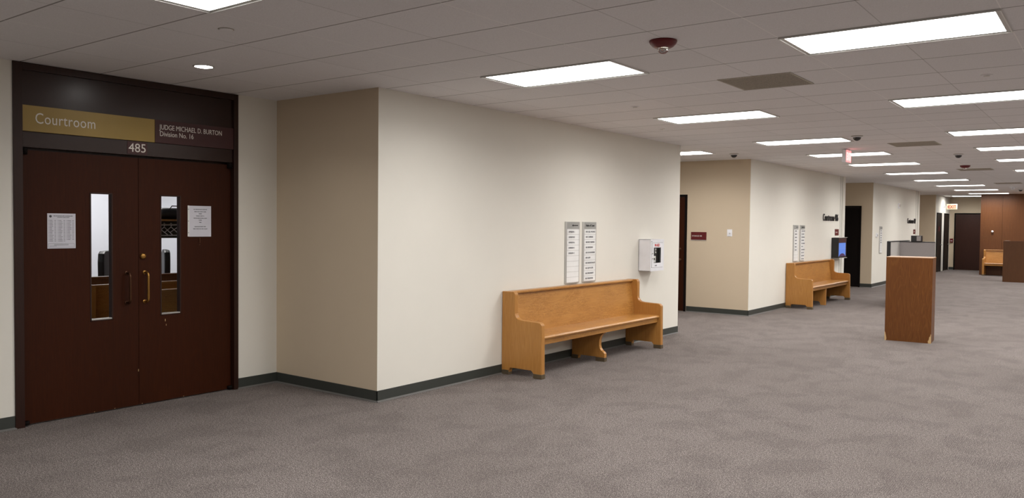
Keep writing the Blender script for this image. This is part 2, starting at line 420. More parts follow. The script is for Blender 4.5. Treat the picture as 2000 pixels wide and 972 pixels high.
for x in (-3.593,):  # unseen panel added behind the view to lift the return wall and doors
    place_light(x, -.665, 'unseen lit ceiling panel added behind the camera to brighten the tan return wall', GRP_L)
place_light(-5.985, 12.42, 'lit ceiling panel inside the storage alcove, half hidden by the long cream wall', GRP_L)
place_light(-4.45, 34.0, 'lit ceiling panel past the end opening, above the far exit sign', GRP_L)
# small round downlight by the doors
t = thing('recessed_downlight', 'small round lit downlight in the ceiling before the courtroom doors', 'ceiling light', (-5.72, 3.595, ZC))
bm = bmesh.new(); lathe(bm, [(.078, -.001), (.078, -.005), (.068, -.007), (.064, -.004), (.064, -.001)], n=40); obj('trim_ring', bm, 'white_trim', t)
bm = bmesh.new(); lathe(bm, [(.063, -.001), (.063, -.004), (.04, -.009), (.0001, -.011)], n=40); obj('lens', bm, 'downlight', t)
ld = bpy.data.lights.new('downlight_lamp', 'AREA'); ld.shape = 'DISK'; ld.size = .11; ld.energy = 5; ld.color = (1.0, .97, .93); ld.spread = math.radians(140)
lo = bpy.data.objects.new('lamp', ld); C.objects.link(lo); lo.parent = t; lo.location = (0, 0, -.014)
t = thing('ceiling_speaker', 'small round grey cover in the ceiling between the downlight and the top edge panel', 'ceiling fitting', (-4.50, 2.985, ZC))
bm = bmesh.new(); lathe(bm, [(.042, 0), (.042, -.004), (.036, -.007), (.0001, -.007)], n=32); obj('cover', bm, 'ceiling', t)
bm = bmesh.new(); lathe(bm, [(.046, 0), (.049, -.002), (.043, -.003), (.0421, 0)], n=32); obj('rim', bm, 'vent', t)

# vents
def vent(y, label, x=-2.37, first=[None]):
    if first[0] is None:
        t = thing('ceiling_vent', label, 'vent', (x, y, ZC), 0, 'return air grilles in the ceiling')
        bm = bmesh.new()
        for a in ((-.30, .30, -.30, -.285), (-.30, .30, .285, .30), (-.30, -.285, -.285, .285), (.285, .30, -.285, .285)): box(bm, *a, -.006, 0, bev=.001)
        obj('frame', bm, 'vent', t)
        bm = bmesh.new(); box(bm, -.285, .285, -.285, .285, -.002, 0)
        for i in range(28): box(bm, -.285, .285, -.278+i*.0205, -.270+i*.0205, -.005, -.002)
        obj('grille', bm, 'vent', t); first[0] = t
    else: dup(first[0], (x, y, ZC), 0, label)
vent(6.62, 'largest grey square air grille, near in the ceiling beside the top right light panel')
vent(12.68, 'grey air grille in the ceiling right of the hanging red exit sign')
vent(18.74, 'thin looking grey air grille in the ceiling just beyond the small red strobe')
vent(24.75, 'farthest grey air grille in the ceiling, high above the far brown bench')

# red strobes
def strobe(x, y, label, first=[None]):
    if first[0]: return dup(first[0], (x, y, ZC), 0, label)
    t = thing('fire_alarm_strobe', label, 'fire alarm', (x, y, ZC), 0, 'red ceiling strobes')
    bm = bmesh.new(); lathe(bm, [(.088, 0), (.090, -.008), (.084, -.022), (.066, -.040), (.052, -.047), (.0001, -.048)], n=40); obj('housing', bm, 'red', t)
    bm = bmesh.new(); lathe(bm, [(.034, -.046), (.036, -.058), (.031, -.073), (.018, -.083), (.0001, -.086)], n=24); obj('lens', bm, 'lens', t)
    bm = bmesh.new(); tube(bm, [(-.016, 0, -.056), (-.008, 0, -.066), (.008, 0, -.066), (.016, 0, -.056)], .003, 8); obj('flash_tube', bm, 'white_metal', t)
    first[0] = t; return t
strobe(-2.40, 4.80, 'large dark red strobe with a clear lens, near in the ceiling between two light panels')
strobe(-2.385, 17.5, 'small distant dark red strobe in the ceiling just before a thin air grille')
# dome cameras
def dome(x, y, label, first=[None]):
    if first[0]: return dup(first[0], (x, y, ZC), 0, label)
    t = thing('dome_camera', label, 'security camera', (x, y, ZC), 0, 'black dome cameras in the ceiling')
    bm = bmesh.new(); lathe(bm, [(.095, 0), (.095, -.006), (.078, -.010), (.072, -.010)], n=36); obj('mount_plate', bm, 'vent', t)
    bm = bmesh.new(); lathe(bm, [(.078, -.010), (.078, -.022), (.070, -.028), (.066, -.026), (.066, -.010)], n=36); obj('trim_ring', bm, 'white_metal', t)
    bm = bmesh.new(); lathe(bm, [(.066, -.010), (.066, -.026), (.060, -.050), (.044, -.070), (.022, -.081), (.0001, -.084)], n=36); obj('dome', bm, 'dome', t)
    t.scale = (.78, .78, .78); first[0] = t; return t
dome(-2.785, 11.20, 'black dome camera with a white rim in the ceiling right above the red exit sign')
dome(-5.15, 12.95, 'black dome camera in the ceiling over the storage alcove corner')
dome(-2.11, 14.75, 'black dome camera in the ceiling between the second vent and the small strobe')
dome(-2.42, 28.7, 'farthest black dome camera in the ceiling by the panelled end wall')
t = thing('ceiling_sensor', 'white box sensor in the far ceiling beside the last air grille', 'sensor', (-2.46, 27.0, ZC))
obj('base', B(-.09, .09, -.06, .06, -.03, 0, bev=.006), 'white_metal', t)
bm = bmesh.new(); lathe(bm, [(.045, -.03), (.045, -.07), (.03, -.085), (.0001, -.085)], n=20); obj('head', bm, 'white_metal', t)
# sprinkler heads
def sprinkler(x, y, label, first=[None]):
    if first[0]: return dup(first[0], (x, y, ZC), 0, label)
    t = thing('sprinkler_head', label, 'sprinkler', (x, y, ZC), 0, 'sprinkler covers in the ceiling')
    bm = bmesh.new(); lathe(bm, [(.042, 0), (.042, -.003), (.034, -.006), (.0001, -.006)], n=28); obj('escutcheon', bm, 'ceiling', t)
    bm = bmesh.new(); lathe(bm, [(.022, -.006), (.022, -.012), (.0001, -.013)], n=20); obj('cap', bm, 'white_trim', t)
    first[0] = t; return t
sprinkler(-3.95, 7.30, 'pale flat sprinkler cover in the ceiling left of the near grey vent')
sprinkler(-4.58, 9.15, 'pale flat sprinkler cover in the ceiling over the white defibrillator box')
sprinkler(-.86, 7.27, 'pale flat sprinkler cover in the ceiling between the two big right hand panels')

# ------------------------------------------------------------------ courtroom double doors
d = bpy.data.objects.new('door_1', None); C.objects.link(d); d.location = (XD, 0, 0); d['kind'] = 'structure'
d['label'] = 'dark stained wooden double doors of the courtroom with a tall transom'
bm = bmesh.new()   # jambs, head and transom rails
box(bm, -DW, .012, 2.632, 2.700, 0, ZC-.002, bev=.003); box(bm, -DW, .012, 4.545, 4.592, 0, ZC-.002, bev=.003)
box(bm, -DW, .012, 2.700, 4.545, 2.755, ZC-.002, bev=.003)
obj('door_frame', bm, 'door_frame', d)
obj('transom_panel', B(-.05, -.018, 2.701, 4.544, 2.288, 2.754), 'transom', d)
bm = bmesh.new(); box(bm, -.07, -.012, 2.701, 4.544, 2.166, 2.288, bev=.002)
obj('transom_rail', bm, 'transom', d)
def leaf(y0, y1, wy0, wy1, hx):
    z0, z1, wz0, wz1 = .010, 2.146, .770, 1.835
    bm = bmesh.new(); X0, X1 = -.085, -.040
    box(bm, X0, X1, y0, wy0, z0, z1); box(bm, X0, X1, wy1, y1, z0, z1)
    box(bm, X0, X1, wy0, wy1, z0, wz0); box(bm, X0, X1, wy0, wy1, wz1, z1)
    lf = obj('door_leaf', bm, 'door_wood', d)
    bm = bmesh.new(); g = .012
    for a in ((wy0, wy0+g, wz0, wz1), (wy1-g, wy1, wz0, wz1), (wy0, wy1, wz0, wz0+g*.8), (wy0, wy1, wz1-g*.8, wz1)):
        box(bm, X0-.002, X1+.004, a[0], a[1], a[2], a[3], bev=.002)
    obj('window_bead', bm, 'door_frame', lf)
    bm = bmesh.new(); box(bm, X0+.01, X1+.005, wy0+g, wy1-g, wz0+g*.8, wz0+g*.8+.010); obj('sill_strip', bm, 'silver', lf)
    obj('window_pane', B(-.064, -.060, wy0+g, wy1-g, wz0+.02, wz1-g), 'glass', lf)
    return lf
lfL = leaf(2.704, 3.634, 3.222, 3.412, 3.54); lfR = leaf(3.638, 4.541, 3.832, 4.030, 3.69)
def pull(y, m, lf):
    bm = bmesh.new(); z0, z1, x0, dd, r = .905, 1.160, -.040, .062, .0105
    pts = [(x0, y, z1)]
    pts += [(x0+dd-.03+u, y, z1-.03+v) for u, v in arc(0, 0, .03, 90, 0, 6)]
    pts += [(x0+dd, y, z0+.03)] + [(x0+dd-.03+u, y, z0+.03+v) for u, v in arc(0, 0, .03, 0, -90, 6)] + [(x0, y, z0)]
    tube(bm, pts, r, 12)
    for z in (z0, z1): lathe(bm, [(.018, x0), (.018, x0+.004), (.0106, x0+.006)], (0, y, z), 18, 'x')
    return obj('pull_handle', bm, m, lf)
pull(3.53, 'brass_dark', lfL); h = pull(3.69, 'brass', lfR); h['label'] = 'worn brass pull handle'
bm = bmesh.new(); lathe(bm, [(.027, -.040), (.027, -.034), (.022, -.022), (.016, -.018), (.0001, -.018)], (0, 3.672, 1.300), 24, 'x'); obj('lock_cylinder', bm, 'brass', lfR)
for y, lf in ((2.722, lfL), (4.520, lfR)):
    for z0, z1 in ((2.11, 2.162), (.012, .040)):
        bm = bmesh.new(); lathe(bm, [(.022, z0), (.022, z1)], (-.022, y, 0), 16, 'z'); box(bm, -.05, -.022, y-.018, y+.018, z0, z1)
        obj('pivot_hinge', bm, 'dark_void', lf)
bm = bmesh.new(); box(bm, -.10, -.09, 2.70, 4.545, 2.14, 2.17); obj('door_stop', bm, 'door_frame', d)
bm = bmesh.new()
for y in (3.25, 3.42, 3.66, 4.05): box(bm, -.0400, -.0390, y, y+.006, .012+.0*y, .018)
box(bm, -.0398, -.0388, 3.875, 3.882, .715, .735); box(bm, -.0398, -.0388, 3.884, 3.889, .675, .690); box(bm, -.0398, -.0388, 3.628, 3.633, .30, .32)
obj('scuff_marks', bm, 'chip', lfR)
# signs over the doors (local frame faces -y, turned to face +x)
RX = PI/2
t = thing('courtroom_sign', 'gold panel reading Courtroom over the double doors', 'sign', (XD, 3.763-1.063, 2.288), RX)
obj('panel', B(0, 1.062, -.004, .015, .001, .200, bev=.001), 'gold', t)
bm = bmesh.new(); text_bm(bm, 'Courtroom', .118, .088, -.0055, .066, spacing=1.05, sx=.80); obj('lettering', bm, 'sign_white', t)
t = thing('judge_name_sign', 'dark maroon panel with the judge name and division, right of the gold panel', 'sign', (XD, 3.7655, 2.288), RX)
obj('panel', B(0, .778, -.004, .015, .001, .200, bev=.001), 'maroon_dark', t)
bm = bmesh.new(); text_bm(bm, 'JUDGE MICHAEL D. BURTON', .062, .040, -.0055, .120, sx=.765); text_bm(bm, 'Division No. 16', .062, .040, -.0055, .062, sx=.82)
obj('lettering', bm, 'sign_white', t)
t = thing('room_number_sign', 'small maroon plate with number 485 above the door gap', 'sign', (XD, 3.525, 2.176), RX)
obj('plate', B(0, .175, .008, .012, .0, .106, bev=.0008), 'maroon_dark', t)
bm = bmesh.new(); text_bm(bm, '485', .105, .0875, .0065, .018, 'CENTER', bold=0); obj('lettering', bm, 'sign_white', t)
# papers on the doors
t = thing('schedule_notice', 'printed page with three columns of names taped to the left door leaf', 'paper', (XD-.040, 2.893, 1.380), RX)
PW, PH = .216, .279
obj('sheet', B(0, PW, -.0015, 0, 0, PH), 'paper', t)
bm = bmesh.new(); rr = random.Random(3)
text_bm(bm, 'CIRCUIT JUDGES AND COURTROOMS', .0105, .045, -.002, .256, sx=.82); text_bm(bm, 'DIVISION DIRECTORY', .0095, .075, -.002, .245)
for c0 in (.008, .078, .145):
    for i in range(15):
        z = .222-i*.0118
        if c0 > .14 and i > 13: continue
        box(bm, c0, c0+.006, -.0022, -.0015, z, z+.003); L = rr.uniform(.018, .030); box(bm, c0+.009, c0+.009+L, -.0022, -.0015, z, z+.0032)
        box(bm, c0+.045, c0+.057, -.0022, -.0015, z, z+.003)
for a in ((.006, .206, .038, .0393), (.006, .206, .009, .0103), (.006, .0073, .009, .039), (.2047, .206, .009, .039)): box(bm, a[0], a[1], -.0022, -.0015, a[2], a[3])
for z in (.031, .025, .018): box(bm, .05 if z > .02 else .015, .16 if z > .02 else .07, -.0022, -.0015, z, z+.002)
lathe(bm, [(.010, -.0022), (.010, -.0015)], (.024, 0, .256), 20, 'y'); obj('print', bm, 'ink', t)
t = thing('memo_notice', 'white typed memo in a plastic sleeve on the right door leaf', 'paper', (XD-.040, 4.100, 1.466), RX)
obj('sheet', B(.010, .232, -.003, 0, 0, .282), 'paper', t)
bm = bmesh.new(); box(bm, -.004, .012, -.004, 0, .002, .284, bev=.001)
obj('binding_edge', bm, 'strip', t)
for z in (.037, .143, .250):
    bm = bmesh.new(); lathe(bm, [(.0035, -.0048), (.0035, -.004)], (.003, 0, z), 12, 'y'); obj('punch_hole', bm, 'black_ink', t)
bm = bmesh.new()
for z, s in ((.246, 'ALL PARTIES MUST CHECK IN'), (.225, 'WITH THE COURT CLERK'), (.206, 'INSIDE'), (.186, 'PLEASE COME TO'), (.165, 'THE SECOND FLOOR COURT'), (.147, 'CLERK'), (.127, 'DESK'), (.088, 'PLEASE BE PATIENT AND'), (.068, 'WAIT UNTIL YOU ARE CALLED')):
    text_bm(bm, s, .0125, .121, -.0035, z, 'CENTER', sx=.82)
obj('print', bm, 'ink', t)
t = thing('door_clip', 'small metal clip under the memo on the right door leaf', 'clip', (XD-.040, 4.215, 1.41), RX)
bm = bmesh.new(); box(bm, -.006, .006, -.008, 0, 0, .045, bev=.002); box(bm, -.005, .005, -.004, 0, -.022, -.014, bev=.001); obj('clip_body', bm, 'brass_dark', t)

# ------------------------------------------------------------------ the courtroom behind the doors
struct('wall_courtroom', B(-14.3, -14.15, YB, 13, 0, ZC), 'white_wall')
struct('wall_courtroom', B(-14.15, XD-DW, 13, 13.12, 0, ZC), 'white_wall')
struct('wall_courtroom', B(-14.15, XD-DW, YB-.15, YB, 0, ZC), 'white_wall')
for x, y in ((-9.0, 1.2), (-12.4, 4.2), (-12.8, 6.6), (-12.6, 9.0)):  # unseen panels, added to brighten what shows through the door windows
    dup(L0, (x, y, ZC), 0, 'unseen lit ceiling panel added inside the courtroom to brighten the door windows', 'added ceiling panels inside the courtroom')
t = thing('jury_rail', 'low brown wood rail wall inside the courtroom', 'railing', (-10.35, 6.2, 0))
obj('rail_panel', B(-.03, .03, -3.2, 3.2, 0, .86), 'panel', t); obj('cap_rail', B(-.05, .05, -3.22, 3.22, .86, .89, bev=.006), 'walnut_z', t)
t = thing('coat_rack', 'wall coat rack with wooden shelf and a dark back seen through the right window', 'coat rack', (-11.4, 6.8, 0))
obj('backboard', B(-.26, -.24, -.62, .62, 1.34, 1.80), 'olive', t)
obj('shelf', B(-.24, .02, -.60, .60, 1.60, 1.627, bev=.003), 'oak_x', t)
bm = bmesh.new(); tube(bm, [(-.10, -.58, 1.545), (-.10, .58, 1.545)], .012, 10); obj('hanging_rod', bm, 'silver', t)
for s in (-1, 1): obj('post', B(-.27, .02, s*.60-.02, s*.60+.02, 0, 1.82), 'panel', t)
hg0 = None
for i in range(9):
    y = 6.35+i*.11
    if hg0 is None:
        hg0 = thing('coat_hanger', 'white plastic hanger on the coat rack rod', 'hanger', (-11.5, y, 1.55), 0, 'hangers on the coat rack')
        bm = bmesh.new(); tube(bm, [(u, 0, .006+v) for u, v in arc(0, 0, .016, 200, -70, 8)]+[(0, 0, -.04)], .004, 6)
        tube(bm, [(0, 0, -.04), (.20, 0, -.15), (.20, 0, -.165), (-.20, 0, -.165), (-.20, 0, -.15), (0, 0, -.04)], .006, 6)
        obj('hanger_body', bm, 'white_metal', hg0); hg0.rotation_euler = (0, 0, .15)
    else: dup(hg0, (-11.5, y, 1.55), .15+.12*math.sin(i*2), 'white plastic hanger on the coat rack rod')
t = thing('duffel_bag', 'black bag lying on the coat rack shelf in the courtroom', 'bag', (-11.49, 6.72, 1.628))
bm = bmesh.new(); lathe(bm, [(.0001, -.24), (.06, -.235), (.082, -.2), (.085, 0), (.082, .2), (.06, .235), (.0001, .24)], (0, 0, .086), 18, 'y'); obj('bag_body', bm, 'leather', t)
bm = bmesh.new(); tube(bm, [(.06, -.1, .15), (.05, -.06, .20), (.05, .06, .20), (.06, .1, .15)], .008, 8); obj('handle', bm, 'black', t)
ch0 = None
for k, (x, y, rz, lab) in enumerate(((-9.80, 5.28, 2.5, 'black padded chair behind the rail, filling the left door window'), (-9.80, 4.45, 2.9, 'black padded chair behind the courtroom rail, beyond the left door window'),
                           (-9.80, 6.16, 2.7, 'black padded chair seen through the right door window'), (-9.80, 7.05, 2.5, 'black padded chair half hidden right of the right door window'))):
    x -= 1.05; y += .35
    if ch0: dup(ch0, (x, y, 0), rz, lab); continue
    ch0 = thing('office_chair', lab, 'chair', (x, y, 0), rz, 'black chairs behind the courtroom rail')
    obj('seat', B(-.25, .25, -.24, .24, .45, .53, bev=.03), 'leather', ch0)
    bm = bmesh.new(); prism(bm, [(-.24, .60), (.24, .60), (.27, 1.05), (.24, 1.16), (.15, 1.19), (-.15, 1.19), (-.24, 1.16), (-.27, 1.05)], .21, .29, 'y', bev=.02); obj('backrest', bm, 'leather', ch0)
    bm = bmesh.new(); lathe(bm, [(.03, .06), (.03, .45)], (0, 0, 0), 14)
    obj('pedestal', bm, 'black', ch0)
    for a in range(5):
        bm = bmesh.new(); tube(bm, [(0, 0, .09), (.28*math.cos(a*1.2566), .28*math.sin(a*1.2566), .05)], .018, 8)
        lathe(bm, [(.03, -.012), (.03, .012)], (.28*math.cos(a*1.2566), .28*math.sin(a*1.2566), .03), 12, 'x'); obj('leg', bm, 'black', ch0)
    for s in (-1, 1):
        bm = bmesh.new(); tube(bm, [(s*.27, .2, .5), (s*.29, .12, .68), (s*.29, -.14, .68), (s*.27, -.18, .5)], .016, 8); obj('armrest', bm, 'black', ch0)
    bm = bmesh.new(); box(bm, -.04, .04, .22, .26, .48, .64); obj('back_bracket', bm, 'black', ch0)

# ------------------------------------------------------------------ pews
def pew_end(bm, x0, x1):
    """side outline: local y runs from the wall (0) to the front (-.55)"""
    D = .535
    P = [(-.0, .0), (-.0, .89)]
    P += [(-.12, .894)] + [(-.12+u, .859+v) for u, v in arc(0, 0, .035, 90, 180, 5)][1:]
    P += [(-.178, .665)] + [(-.228+u, .645+v) for u, v in arc(0, 0, .050, 0, -78, 6)]
    P = [(-.0, .0), (-.0, .89), (-.125, .892)] + [(-.125+u, .852+v) for u, v in arc(0, 0, .045, 110, 180, 5)]
    P += [(-.170, .66)] + [(-.236+u, .655+v) for u, v in arc(0, 0, .062, 6, -4, 2)][:0]
    P += [(-.176, .64), (-.190, .618), (-.212, .603), (-.250, .595), (-.38, .590), (-.46, .589)]
    P += [(-.475+u, .545+v) for u, v in arc(0, 0, .042, 80, 180, 6)]
    P += [(-D+.018, .50), (-D+.012, .05), (-D+.012, .0), (-D+.115, .0), (-D+.120, .05), (-D+.145, .078), (-.115, .078), (-.097, .05), (-.09, .0)]
    P = [(u, v) for u, v in P]
    prism(bm, P, x0, x1, 'x', bev=.006)
def make_pew(name, label, group, W=2.79, full=True):
    t = thing(name, label, 'bench', (0, 0, 0), 0, group)
    h = W/2; TH = .062
    for s in (-1, 1):
        bm = bmesh.new(); a, b = (s*h, s*(h-TH)); pew_end(bm, min(a, b), max(a, b)); e = obj('end_panel', bm, 'oak_z', t)
        for y0, y1 in ((-.094, .001), (-.526, -.417)):
            bm = bmesh.new(); box(bm, min(a, b)-.002, max(a, b)+.002, y0, y1, 0, .050, bev=.003); obj('foot_cap', bm, 'foot', e)
    bm = bmesh.new()   # middle support with a scooped front
    P = [(-.02, .0), (-.02, .36), (-.44, .36), (-.435, .325)] + [(-.455+u, .230+v) for u, v in arc(0, 0, .062, 75, 0, 5)][::1]
    P = [(-.015, .0), (-.015, .36), (-.455, .36), (-.455, .335), (-.432, .318), (-.410, .290), (-.398, .25), (-.396, .19), (-.405, .155), (-.425, .130), (-.452, .112), (-.468, .095), (-.470, .0), (-.352, .0), (-.348, .05), (-.12, .05), (-.10, .0)]
    prism(bm, P, -.022, .030, 'x', bev=.004); ms = obj('middle_support', bm, 'oak_z', t)
    for y0, y1 in ((-.103, -.010), (-.473, -.348)): obj('foot_cap', B(-.025, .033, y0, y1, 0, .048, bev=.003), 'foot', ms)
    hh = h-TH+.004
    bm = bmesh.new()   # slightly raked back board
    prism(bm, [(-.130, .40), (-.105, .40), (-.045, .868), (-.070, .868)], -hh, hh, 'x'); obj('backrest', bm, 'oak_x', t)
    bm = bmesh.new(); prism(bm, [(-.100, .866), (-.100, .880), (-.092, .889), (-.010, .889), (-.010, .866)], -hh, hh, 'x', bev=.003); obj('top_rail', bm, 'oak_x', t)
    bm = bmesh.new(); prism(bm, [(-.105, .405), (-.105, .432), (-.46, .440), (-.488, .436), (-.500, .422), (-.496, .408), (-.478, .402)], -hh, hh, 'x', bev=.002); obj('seat', bm, 'oak_x', t)
    bm = bmesh.new(); box(bm, -hh, hh, -.470, -.448, .345, .404, bev=.003); obj('seat_apron', bm, 'oak_x', t)
    if full: obj('rear_rail', B(-hh, hh, -.05, -.03, .33, .42, bev=.003), 'oak_x', t)
    return t
GP = 'wooden pews along the corridor'
pew = make_pew('wooden_pew', 'nearest honey oak pew under the twin directory signs on the long cream wall', GP)
pew.location = (XM+.008, 8.252, 0); pew.rotation_euler = (0, 0, RX)
pew2 = dup(pew, (XM+.008, 17.49, 0), RX, 'honey oak pew beside the wall screen under Courtroom 486 lettering', GP)
ms2 = [o for o in SC.objects if o.parent == pew2 and o.name.startswith('middle_support')][0]
bm = bmesh.new()   # this pew's middle support is a straight board with a low arch
prism(bm, [(-.015, .0), (-.015, .36), (-.465, .36), (-.465, .0), (-.36, .0), (-.35, .045), (-.32, .075), (-.14, .075), (-.11, .045), (-.10, .0)], -.29, -.24, 'x', bev=.004)
me = bpy.data.meshes.new('middle_support'); bm.to_mesh(me); bm.free(); me.materials.append(M['oak_z']); ms2.data = me
for o in [o for o in SC.objects if o.parent == ms2]: bpy.data.objects.remove(o)
dup(pew, (-2.36, YE-.02, 0), 0, 'distant honey oak pew half hidden by the wood screen at the end wall', GP)
for k, (x, lab) in enumerate(((-7.93, 'honey oak pew inside the courtroom nearest the doors'), (-9.0, 'honey oak pew inside the courtroom, second row from the doors'))):
    dup(pew, (x, 5.68, 0), -RX, lab, 'pews inside the courtroom')

# ------------------------------------------------------------------ directory signs
def directory(x_off, y, lab, header, rows_t, name='directory_sign'):
    t = thing(name, lab, 'sign', (XM, y, .905), RX, 'tall silver directory signs on the cream walls')
    W, H = .325, .742
    bm = bmesh.new(); n = 8     # bowed aluminium frame
    P = [(W*i/n, -.008-.016*math.sin(PI*i/n)) for i in range(n+1)]
    prism(bm, [(0, 0)]+P+[(W, 0)], 0, H, 'z'); obj('frame', bm, 'silver', t)
    def curved(x0, x1, z0, z1, lift, m, nm, parent):
        bm = bmesh.new(); Q = [(x0+(x1-x0)*i/6, -.008-.016*math.sin(PI*(x0+(x1-x0)*i/6)/W)-lift) for i in range(7)]
        prism(bm, [(x0, -.004)]+Q+[(x1, -.004)], z0, z1, 'z'); return obj(nm, bm, m, parent)
    hd = curved(.038, W-.018, H-.085, H-.006, .0015, 'grey_head', 'header', t)
    bm = bmesh.new()
    if header == 'arrow':
        prism(bm, [(.120, H-.045), (.150, H-.031), (.150, H-.040), (.255, H-.040), (.255, H-.050), (.150, H-.050), (.150, H-.059)], -.0275, -.0262, 'y')
    else: text_bm(bm, header, .034, .055, -.0262, H-.055, sx=.95, bold=.0008)
    obj('lettering', bm, 'black_ink', hd)
    z1 = H-.092; step = (z1-.008)/10
    for i in range(10):
        st = curved(.034, W-.020, z1-step*(i+1)+.004, z1-step*i, .001, 'strip', 'name_strip', t)
        if i < len(rows_t) and rows_t[i]:
            bm = bmesh.new(); text_bm(bm, rows_t[i], .0285, .050, -.0262, z1-step*(i+1)+.025, sx=.95); obj('lettering', bm, 'ink', st)
    return t
DIV = ['DIVISION 1', 'DIVISION 8', 'DIVISION 6', 'DIVISION 3', 'DIVISION 2']
RUL = ['NO CELL PHONES', 'NO CAMERAS', 'NO RECORDING', 'NO SMOKING', 'NO FOOD/DRINK', 'NO GUM', 'NO SHORTS/HATS', 'NO FLIP FLOPS', 'NO PROFANITY', 'NO WEAPONS']
directory(0, 8.072, 'silver directory sign with a left arrow and division list above the nearest pew', 'arrow', DIV)
directory(0, 8.462, 'silver sign listing court rules above the nearest pew, beside the arrow directory', 'Rules of Court', RUL)
directory(0, 16.495, 'silver directory sign above the second pew, the one farther from the wall screen', 'arrow', DIV+['DIVISION 4', 'DIVISION 5'])
directory(0, 16.920, 'silver rules sign above the second pew, the one nearer the wall screen', 'Rules of Court', RUL)
directory(0, 23.84, 'small distant silver directory sign on the third cream wall above the wooden pedestal', 'arrow', DIV+['DIVISION 9'])

# ------------------------------------------------------------------ defibrillator cabinet
t = thing('defibrillator_cabinet', 'white wall cabinet with a window holding a defibrillator above the nearest pew end', 'cabinet', (XM, 9.935, .985), RX)
W, H, D = .400, .435, .180
bm = bmesh.new(); box(bm, 0, W, -.006, 0, 0, H); box(bm, 0, .004, -D, 0, 0, H); box(bm, W-.004, W, -D, 0, 0, H); box(bm, 0, W, -D, 0, 0, .004); box(bm, 0, W, -D, 0, H-.004, H)
for a in ((0, W, 0, .045), (0, W, H-.045, H), (0, .035, .045, H-.045), (W-.030, W, .045, H-.045)): box(bm, a[0], a[1], -D-.002, -D+.002, a[2], a[3])
obj('cabinet_body', bm, 'white_metal', t)
bm = bmesh.new(); wx0, wx1, wz0, wz1 = .090, .305, .110, .322; Y0, Y1 = -D-.006, -D-.001
for a in ((.038, wx0, .048, H-.048), (wx1, W-.033, .048, H-.048), (wx0, wx1, .048, wz0), (wx0, wx1, wz1, H-.048)): box(bm, a[0], a[1], Y0, Y1, a[2], a[3])
dr = obj('door', bm, 'white_metal', t)
bm = bmesh.new()
for a in ((.036, .038, .048, H-.048), (W-.035, W-.032, .048, H-.048), (.036, W-.032, H-.050, H-.047)): box(bm, a[0], a[1], Y0+.001, Y1+.001, a[2], a[3])
obj('door_gap', bm, 'grey_head', dr)
obj('window_pane', B(wx0, wx1, Y0+.002, Y0+.004, wz0, wz1), 'glass', dr)
bm = bmesh.new(); text_bm(bm, 'AED', .052, .165, Y0-.001, .337, bold=.001); box(bm, .120, .155, Y0-.001, Y0, .345, .368)
prism(bm, [(.137, .334), (.118, .356), (.124, .374), (.137, .366), (.150, .374), (.156, .356)], Y0-.0015, Y0, 'y'); obj('lettering', bm, 'red_text', dr)
bm = bmesh.new()
for a in ((.125, .185, .082, .0835), (.125, .185, .066, .0675), (.125, .1265, .066, .083), (.1835, .185, .066, .083)): box(bm, a[0], a[1], Y0-.001, Y0, a[2], a[3])
text_bm(bm, 'ALARM', .014, .132, Y0-.001, .070); obj('caption', bm, 'ink', dr)
for z in (.165, .235): obj('latch', B(.044, .062, Y0-.008, Y0, z, z+.014, bev=.002), 'silver', dr)
bm = bmesh.new(); lathe(bm, [(.006, -D-.006), (.006, -D-.002)], (.030, 0, H-.030), 12, 'y'); obj('keyhole', bm, 'ink', t)
t2 = thing('defibrillator', 'black and grey defibrillator pack inside the white wall cabinet', 'medical device', (XM, 9.935, .985), RX)
bm = bmesh.new(); box(bm, .06, .34, -.150, -.020, .035, .345, bev=.01); obj('case', bm, 'black', t2)
obj('status_panel', B(.100, .195, -.165, -.150, .112, .205, bev=.004), 'strip', t2)
obj('display', B(.118, .162, -.168, -.165, .150, .178), 'black', t2); obj('tag', B(.190, .228, -.155, -.150, .245, .305, bev=.004), 'strip', t2)
obj('tag_window', B(.199, .219, -.157, -.155, .258, .292), 'black', t2)

# ------------------------------------------------------------------ storage alcove
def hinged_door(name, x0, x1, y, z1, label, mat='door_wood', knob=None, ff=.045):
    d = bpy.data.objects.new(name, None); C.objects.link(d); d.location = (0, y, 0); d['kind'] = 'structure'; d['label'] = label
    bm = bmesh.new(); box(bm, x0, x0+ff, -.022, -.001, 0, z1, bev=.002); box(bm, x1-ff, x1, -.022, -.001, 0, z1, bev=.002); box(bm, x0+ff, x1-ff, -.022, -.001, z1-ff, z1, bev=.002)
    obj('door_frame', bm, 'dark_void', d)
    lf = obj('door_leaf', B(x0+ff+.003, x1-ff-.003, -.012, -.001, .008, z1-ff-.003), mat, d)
    if knob is not None:
        bm = bmesh.new(); lathe(bm, [(.03, -.012), (.03, -.018), (.012, -.022), (.012, -.045), (.028, -.052), (.030, -.066), (.018, -.076), (.0001, -.077)], (knob, 0, .97), 20, 'y'); obj('door_knob', bm, 'brass_dark', lf)
        bm = bmesh.new(); lathe(bm, [(.024, -.012), (.024, -.026), (.0001, -.027)], (knob, 0, 1.17), 18, 'y'); obj('deadbolt', bm, 'brass_dark', lf)
    return d
hinged_door('door_2', -7.42, -6.492, Y5, 2.195, 'dark brown storage room door half hidden behind the long cream wall', knob=-6.62)
t = thing('room_sign', 'maroon sign reading STORAGE 485 on the tan alcove wall', 'sign', (-6.408, Y5, 1.352))
obj('plate', B(0, .305, -.010, 0, 0, .145, bev=.002), 'maroon', t)
bm = bmesh.new(); text_bm(bm, 'STORAGE 485', .034, .022, -.0108, .060, sx=.95); obj('lettering', bm, 'sign_white', t)
obj('holder', B(-.004, .309, -.012, 0, -.010, 0, bev=.001), 'silver', t)
t = thing('light_switch', 'white switch plate on the tan alcove wall near its corner', 'switch', (-5.705, Y5, 1.425))
